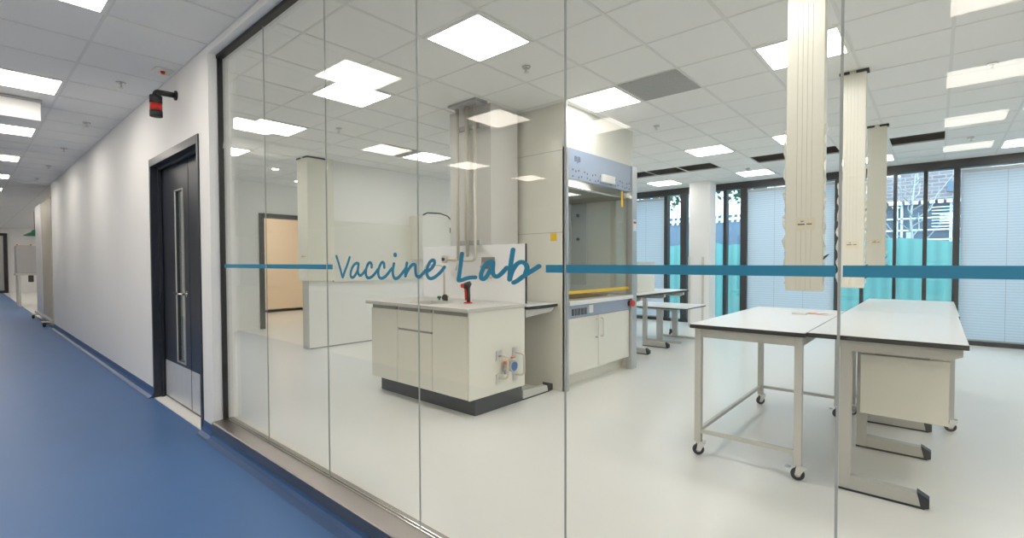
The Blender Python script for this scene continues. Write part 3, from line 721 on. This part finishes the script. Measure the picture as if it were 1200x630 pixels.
# ================================================================== FUME CUPBOARD
HX, HB = -3.0, -3.95
HY0, HY1 = 4.27, 5.87
h = thing('fume_cupboard', 'tall cream fume cupboard with blue grey header and glass sash', 'fume cupboard', (HX, HY0, 0))
def Hb(x0, x1, y0, y1, z0, z1, bev=0.0, mb=None): return (mb or MB()).box(x0-HX, x1-HX, y0-HY0, y1-HY0, z0, z1, bev)
def seam_panel(name, y0, y1, x0, x1):
    o = Hb(x0, x1, y0, y1, 0, CEIL-.002).build(name, 'cream_laminate', h)
    mb = MB()
    for z in (1.72, 2.60): Hb(x0, x1+.0005, y0-.0015, y0, z-.002, z+.002, 0, mb)
    mb.build('panel_joint', 'grip_shade_joint_grey', o)
    return o
lpn = seam_panel('side_panel', HY0, HY0+.03, HB, HX)
Hb(-3.185, -3.105, HY0-.002, HY0, 1.63, 1.715).build('yellow_sticker', 'yellow', lpn)
Hb(HB, HX-.02, HY1-.10, HY1-.04, 0, CEIL-.002).build('side_panel', 'cream_laminate', h)
Hb(HB, HB+.03, HY0+.03, HY1-.10, 0, CEIL-.002).build('back_panel', 'cream_laminate', h)
Hb(HX-.04, HX-.015, HY0+.03, HY1-.04, 2.63, CEIL-.002).build('upper_panel', 'cream_laminate', h)
hd = Hb(HX-.05, HX+.01, HY0+.05, HY1, 2.30, 2.635, .004).build('header', 'hood_blue', h)
mb = MB()
for r, z in enumerate((2.405, 2.345)):
    for k in range(24):
        if (k*7+r*3) % 11 < 8:
            y = HY0+.14+k*.058
            mb.cyl((.009, y-HY0, z-.012*((k*5+r) % 2)), (.0115, y-HY0, z-.012*((k*5+r) % 2)), .011, 8)
mb.build('vent_holes', 'plinth_grey', hd)
tx = bpy.data.curves.new('header_mark', 'FONT'); tx.body = 'B|B'; tx.size = .085; tx.extrude = .0008
to = bpy.data.objects.new('header_mark', tx); COL.objects.link(to); me_ = bpy.data.meshes.new_from_object(to); bpy.data.objects.remove(to); to = bpy.data.objects.new('header_mark', me_); COL.objects.link(to); to.parent = hd; me_.materials.clear(); me_.materials.append(M['ink'])
to.matrix_local = Matrix(((0, 0, 1, .0115), (1, 0, 0, 4.44-HY0), (0, 1, 0, 2.50), (0, 0, 0, 1)))
Hb(HX+.01, HX+.05, 4.99, 5.27, 2.335, 2.43, .008).build('header_lamp', 'white_plastic', h)
Hb(HX-.06, HX+.03, HY1-.13, HY1, 0, 2.635, .004).build('post', 'aluminium', h)
Hb(HX-.03, HX+.012, HY0, HY0+.06, 0, 2.635, .003).build('post', 'aluminium', h)
st = Hb(HX+.03, HX+.032, HY1-.105, HY1-.02, 1.80, 1.95).build('white_sticker', 'white_plastic', h)
Hb(HX+.032, HX+.033, HY1-.10, HY1-.025, 1.895, 1.925).build('red_band', 'red', st)
# inside
Hb(HB+.03, HX-.06, HY1-.115, HY1-.101, .98, 2.30).build('inner_lining', 'cream_laminate', h)
il = Hb(HB+.031, -3.67, HY1-.125, HY1-.115, 1.08, 2.26).build('service_strip', 'grey_powder', h)
mb = MB()
for z in (2.05, 1.72, 1.30): mb.cyl((-3.80-HX, HY1-.125-HY0, z), (-3.80-HX, HY1-.15-HY0, z), .022, 12)
mb.build('gas_nozzles', 'rubber', il)
Hb(HB+.03, HX-.05, HY0+.03, HY1-.10, 2.30, 2.32).build('inner_roof', 'cream_laminate', h)
Hb(HB+.03, HX-.06, HY0+.06, HY1-.13, 2.215, 2.235).build('light_rail', 'aluminium', h)
sash = Hb(HX-.035, HX-.029, HY0+.06, HY1-.13, 1.075, 2.31).build('sash', 'sash_glass', h)
Hb(HX-.045, HX-.015, HY0+.06, HY1-.13, 1.045, 1.078, .003).build('sash_handle', 'yellow', sash)
Hb(HX-.028, HX-.026, 5.545, 5.60, 2.10, 2.30).build('yellow_tape', 'yellow', sash)
Hb(-3.55, -3.35, HY0+.5, HY1-.55, 2.275, 2.298).build('added_fill_lamp', 'hood_fill', h)  # glowing strip added to brighten the cupboard interior
# worktop and base
Hb(HB+.03, HX+.035, HY0+.055, HY1-.10, .925, .972, .006).build('worktop', 'white_top', h)
Hb(-3.75, -3.15, HY0+.4, HY1-.45, .973, .992).build('spill_tray', 'wood', h)
cpn = Hb(HX-.04, HX+.005, HY0+.06, HY1-.13, .785, .922, .003).build('control_panel', 'hood_blue', h)
mb = MB()
for k in range(5): Hb(HX+.005, HX+.012, 4.395+k*.063, 4.440+k*.063, .81, .885, .002, mb)
mb.build('socket_row', 'plinth_grey', cpn)
Hb(HX+.005, HX+.014, 4.735, 4.825, .815, .905, .004).build('white_socket', 'white_plastic', cpn)
MB().cyl((.005, 5.70-HY0, .865), (.04, 5.70-HY0, .865), .035).build('button_base', 'rubber', cpn)
MB().cyl((.04, 5.70-HY0, .865), (.075, 5.70-HY0, .865), .038).build('stop_button', 'red', cpn)
Hb(HB+.03, HX-.03, HY0+.06, HY1-.10, .165, .785).build('base_carcass', 'cream_laminate', h)
for a, b, hy in [(HY0+.065, 4.968, 4.918), (4.976, HY1-.135, 5.03)]:
    dr = Hb(HX-.028, HX-.008, a, b, .165, .78, .003).build('door', 'cream_laminate', h)
    MB().tube(rnd_path([(-.008, hy-HY0, .52), (.028, hy-HY0, .52), (.028, hy-HY0, .735), (-.008, hy-HY0, .735)], .015), .006, 8).build('handle', 'steel', dr)
Hb(HB+.03, -3.13, HY0+.06, HY1-.10, 0, .165).build('plinth', 'cream_laminate', h)

# far benches between hood and windows
c_bench('lab_bench', 'white lab bench running on behind the fume cupboard towards the windows', 'bench', -3.72, -2.985, 5.95, 7.68, [6.05, 6.80, 7.50], .955, -3.69, -3.24)
t = thing('storage_box', 'cream box standing on the bench just behind the fume cupboard', 'box', (-3.45, 6.75, .955))
MB().box(-.2, .2, -.3, .25, 0, .42, .004).build('body', 'cream_laminate', t)
MB().box(-.205, .205, -.305, .255, .42, .445, .003).build('lid', 'grey_powder', t)
t = thing('adjustable_desk', 'low white desk with grey column legs near the white window column', 'desk', (-3.75, 8.35, 0))
MB().box(-.70, .63, -.45, .48, .615, .630, .001).build('desktop', 'white_top', t)
MB().box(-.701, .631, -.451, .481, .598, .615).build('desktop_edge', 'black_edge', t)
for y in (-.30, .36):
    MB().box(.05, .15, y, y+.06, .03, .598, .004).build('leg', 'aluminium', t)
    MB().box(-.2, .48, y-.005, y+.065, 0, .035, .004).build('foot', 'leg_grey', t)
    MB().box(-.3, .42, y+.01, y+.05, .56, .598).build('support_beam', 'leg_grey', t)
t = thing('power_cable', 'thin cable with a dark plug hanging below the low desk', 'cable', (-3.42, 8.0, .0))
MB().tube([(0, 0, .597), (.01, 0, .42), (.0, -.01, .24)], .005, 6).build('cord', 'grey_powder', t)
MB().tube([(0, -.01, .25), (.015, -.01, .21), (-.01, -.01, .16)], [.02, .028, .015], 8).build('plug', 'rubber', t)

# ================================================================== HANGING SERVICE COLUMNS
def service_column(x0, w, dpt, y0, zb, lab, film=True):
    t = thing('service_column', lab, 'service column', (x0, y0, zb), 'hanging service columns')
    H = CEIL-.004-zb
    mb = MB(); gr = [0, .30, .435, .565, .70, 1.0]
    mb.box(0, w, .004, dpt, 0, H)
    for a, b in zip(gr, gr[1:]): mb.box(a*w+.0006, b*w-.0006, 0, .004, 0, H)
    mb.build('body', 'duct_cream', t)
    mb = MB().box(-.008, w*.36, -.012, .012, H-.022, H).box(w*.62, w+.012, -.012, .012, H-.022, H).box(w, w+.02, -.012, dpt*.7, H-.022, H)
    mb.build('top_bracket', 'black_edge', t)
    if film:
        for side in (0, 1):
            mb = MB(); n = 46
            z0, z1 = .04, min(H*.62, .95)
            v0 = v1 = None
            for k in range(n+1):
                z = z0+(z1-z0)*k/n
                wob = .010+.007*math.sin(k*.9+side*2+y0)+random.uniform(-.005, .005)
                xb_ = w+.0005 if side else -.0005
                xe = xb_+(wob if side else -wob)
                ye = .004+.010*math.sin(k*1.3)
                a = mb.bm.verts.new((xb_, .006, z)); b = mb.bm.verts.new((xe, ye-.004, z)); c = mb.bm.verts.new((xb_, .030, z))
                if v0: mb.bm.faces.new([v0, a, b, v1]); mb.bm.faces.new([v1, b, c, v2])
                v0, v1, v2 = a, b, c
            mb.build('protective_film', 'film', t)
        mb = MB()
        for z in (.07, .18): mb.poly([(w, .02, z), (w+.028, .012, z+.028), (w+.030, .012, z+.034), (w, .02, z+.018)], (0, .02, 0))
        mb.build('clip', 'rubber', t)
    l = MB().box(w*.28, w*.80, -.0015, 0, .355, .425).build('label_tape', 'tan_label', t)
    MB().box(w*.42, w*.50, -.002, -.0015, .403, .408).box(w*.34, w*.53, -.002, -.0015, .384, .391).box(w*.58, w*.72, -.002, -.0015, .385, .391).build('label_print', 'ink', l)
    return t
service_column(-.684, .188, .10, 3.25, 1.228, 'nearest and largest cream service column hanging from the ceiling over the rolling table')
service_column(-.684, .190, .10, 5.30, 1.16, 'middle cream service column hanging from the ceiling, second of the row')
service_column(-.684, .190, .10, 7.60, 1.25, 'furthest cream service column hanging from the ceiling, nearest the windows')
service_column(-7.88, .34, .45, 3.66, 1.11, 'cream service column hanging in front of the partition end, left of the sink island', False)

# wall cupboard and cable behind the splashback
t = thing('wall_cupboard', 'cream wall cupboard behind the sink island, left of the drop pipes', 'cupboard', (-7.6, 6.0, 1.45))
MB().box(0.002, .38, -.32, .36, 0, .83, .004).build('body', 'cream_laminate', t)
MB().box(.38, .395, -.315, .355, .005, .825, .002).build('door', 'cream_laminate', t)
t = thing('hanging_cable', 'black cable loop with a small black unit beside the cream wall cupboard', 'cable', (-7.2, 6.0, 2.28))
MB().tube([(.0, -.30, .005), (.0, -.2, .05), (.0, .1, .06), (.0, .30, .02), (.02, .42, -.10), (.02, .44, -.2)], .012, 8).build('cord', 'rubber', t)
MB().box(-.02, .06, .36, .52, -.30, -.20, .01).build('unit', 'rubber', t)
MB().tube([(.02, .44, -.3), (.02, .42, -.5), (.0, .36, -.7)], .010, 6).build('cord', 'rubber', t)

# ---------------- door_2 : dark frame to the orange room
d2 = thing('door_2', 'dark grey door frame standing open to an orange room at the back', 'door'); d2['kind'] = 'structure'
MB().box(XL-.16, XL+.03, 4.16, 4.26, 0, 2.45).box(XL-.16, XL+.03, 5.25, 5.35, 0, 2.45).box(XL-.16, XL+.03, 4.26, 5.25, 2.36, 2.45).build('door_frame', 'plinth_grey', d2)
MB().box(XL-.13, XL-.03, 5.20, 5.25, 0, 2.36).build('door_edge', 'plinth_grey', d2)

# ================================================================== FAR END OF THE CORRIDOR
t = thing('wheeled_panel', 'tall white and steel ribbed panel on castors at the far end of the corridor wall', 'panel', (-15.3, 1.42, 0))
MB().box(-2.45, -1.15, -.11, .05, .16, 2.86, .005).build('white_side', 'white_board', t)
mb = MB().box(-1.15, .72, -.09, .05, .16, 2.86)
for k in range(11): mb.box(-1.14+k*.17, -1.0+k*.17, -.10, -.09, .17, 2.85)
mb.build('ribbed_face', 'pipe_metal', t)
MB().box(-2.5, .82, -.16, .10, .12, .16, .004).build('base_rail', 'aluminium', t)
for x in (-2.0, .45):
    f = MB().box(x-.05, x+.05, -.27, .14, .09, .12, .003).build('outrigger', 'steel', t)
    MB().disc_ring((x, -.22, .045), (.3, 1, 0), .02, .045, .02, 18).cyl((x, -.22, .045), (x, -.22, .1), .012).build('castor', 'rubber', f)
t = thing('cabinet_on_stand', 'big grey cabinet box on a tall legged stand, in the far open area', 'cabinet', (-22.6, 1.9, 0))
MB().box(-.4, .5, -.72, .9, 1.09, 1.98, .01).build('body', 'grey_box', t)
MB().box(.50, .515, -.70, .88, 1.52, 1.53).build('seam', 'vent_grey', t)
MB().box(-.4, .5, -.74, .9, 1.02, 1.085).build('stand_frame', 'grey_powder', t)
for x, y in [(-.35, -.70), (.42, -.70), (-.35, -.10), (.42, -.10), (.42, .8), (-.35, .8)]: MB().box(x, x+.07, y, y+.07, 0, 1.02).build('leg', 'grey_powder', t)
MB().box(.3, .45, -.45, -.33, .80, 1.02, .01).build('junction_box', 'rubber', t)
t = thing('orange_tray', 'orange tray lying on top of the far grey cabinet', 'tray', (-22.4, 1.45, 1.98))
MB().box(-.2, .2, -.24, .10, 0, .015).box(-.2, .2, -.24, -.22, .015, .05).box(-.2, .2, .08, .10, .015, .05).build('tray', 'orange', t)
t = thing('pendant_shade', 'dark green pendant shade hanging above the far grey cabinet', 'pendant', (-22.2, 1.62, 2.36))
MB().tube([(0, 0, -.06), (0, 0, -.02), (0, 0, .06), (0, 0, .14)], [.27, .25, .10, .05], 20).build('shade', 'green', t)
MB().tube([(0, 0, .14), (0, 0, CEIL-2.36-.004)], .008, 6).build('cord', 'rubber', t)
d3 = thing('door_3', 'black framed glass door at the far end of the corridor', 'door'); d3['kind'] = 'structure'
MB().box(-33.5, -33.40, 1.36, 1.50, 0, 2.85).box(-33.5, -33.40, -.9, -.76, 0, 2.85).box(-33.5, -33.40, -.76, 1.36, 2.72, 2.85).box(-33.5, -33.40, -.76, 1.36, 0, .12).build('door_frame', 'black_edge', d3)
MB().box(-33.47, -33.44, -.76, 1.36, .12, 2.72).build('glass_pane', 'grey_box', d3)

# ================================================================== OUTSIDE
struct('ground', MB().box(-30, 30, 11.4, 60, -.2, -.1), 'ground')
t = thing('net_fence', 'teal netting fence standing outside the windows', 'fence', (0, 14, -.1))
mb = MB(); n = 90; prev = None
for k in range(n+1):
    x = -14+24*k/n
    zt = 1.96+.07*math.sin(k*.42)-.05*(k % 9 == 0)
    y = .05*math.sin(k*1.1)
    a = [mb.bm.verts.new((x, y, 0)), mb.bm.verts.new((x, y, zt)), mb.bm.verts.new((x, y+.004, 0)), mb.bm.verts.new((x, y+.004, zt))]
    if prev:
        mb.bm.faces.new([prev[0], a[0], a[1], prev[1]]); mb.bm.faces.new([prev[2], prev[3], a[3], a[2]]); mb.bm.faces.new([prev[1], a[1], a[3], prev[3]])
    prev = a
mb.build('netting', 'teal_net', t)
for k in range(10): MB().cyl((-13+2.5*k, .12, 0), (-13+2.5*k, .12, 2.15), .04, 8).build('fence_post', 'vent_grey', t)
t = thing('brick_building', 'brick building with white railings seen through the clear window panes', 'building', (0, 26, -.1))
MB().box(-5.0, 12, 0, 6, 3.95, 14).build('brick_wall', 'brick', t)
MB().box(-24, 12, .6, 6, 0, 3.95).build('lower_storey', 'facade_blue', t)
mb = MB()
for k in range(60): mb.box(-6+.26*k, -6+.26*k+.17, -.05, 0, 3.83, 3.96)
mb.build('parapet_rail', 'railing_white', t)
for z in (3.24, 2.75, 2.35): MB().box(-12, 12, .2, .26, z, z+.06).build('rail', 'railing_white', t)
for x in (-3.3, -1.36, -1.2, .34, 1.6, 3): MB().box(x, x+.08, .2, .3, 2.2, 3.95).build('railing_post', 'railing_white', t)
mb = MB()
for k in range(8): mb.box(-.2, 0.55, .1, .16, 2.75+k*.13, 2.785+k*.13)
mb.build('louvre', 'railing_white', t)
MB().box(.25, .6, -.12, 0, 4.25, 4.65).build('wall_unit', 'facade_blue', t)
t = thing('picket_railing', 'white spiked picket railing under the trees, seen left of the white column', 'railing', (-9, 22, -.1))
mb = MB()
for k in range(36): mb.poly([(-3+.22*k, 0, 3.2), (-3+.22*k+.1, 0, 3.2), (-3+.22*k+.16, 0, 4.1), (-3+.22*k+.1, 0, 3.9)], (0, .03, 0))
mb.build('pickets', 'railing_white', t)
MB().box(-3, 5, .03, .06, 3.3, 3.4).build('rail', 'railing_white', t)
MB().box(-3, 5, .1, .3, 0, 3.3).build('wall_panel', 'facade_blue', t)
def tree(x, y, zc, r, lab, seed):
    rd = random.Random(seed)
    t = thing('tree', lab, 'tree', (x, y, -.1), 'trees behind the railing')
    MB().tube([(0, 0, 0), (.1, 0, zc*.5), (0, .05, zc)], [.18, .14, .07], 8).build('trunk', 'bark', t)
    mb = MB()
    for k in range(900):
        d = Vector((rd.gauss(0, 1), rd.gauss(0, 1), rd.gauss(0, .8))).normalized()*r*rd.random()**.4
        p = Vector((0, 0, zc))+d; s = rd.uniform(.10, .2)
        u = Vector((rd.gauss(0, 1), rd.gauss(0, 1), rd.gauss(0, 1))).normalized(); v = u.orthogonal().normalized()
        mb.bm.faces.new([mb.bm.verts.new(p+u*s), mb.bm.verts.new(p+v*s*.5), mb.bm.verts.new(p-u*s), mb.bm.verts.new(p-v*s*.5)])
    mb.build('foliage', 'leaf', t)
tree(-6.6, 24, 5.6, 1.7, 'green tree right of the white column, seen through the narrow panes', 3)
tree(-10.6, 24, 5.6, 1.7, 'green tree left of the white column, seen through the narrow pane', 4)
t = thing('bare_tree', 'leafless pale branched sapling in front of the brick building', 'tree', (-.55, 17.5, -.1))
rd = random.Random(11)
MB().tube([(0, 0, 0), (.04, 0, 1.6), (-.03, 0, 2.7), (.08, 0, 4.1)], [.05, .04, .028, .008], 7).build('trunk', 'bark', t)
mb = MB()
for k in range(14):
    z = 1.7+k*.15; a = rd.uniform(0, 6.3); l = rd.uniform(.5, 1.0)
    p0 = Vector((0, 0, z)); p1 = p0+Vector((math.cos(a)*l*.5, math.sin(a)*l*.4, l*.35)); p2 = p1+Vector((math.cos(a+.5)*l*.4, math.sin(a+.5)*l*.3, l*.6))
    mb.tube([p0, p1, p2], [.02, .014, .005], 5)
mb.build('branches', 'bark', t)
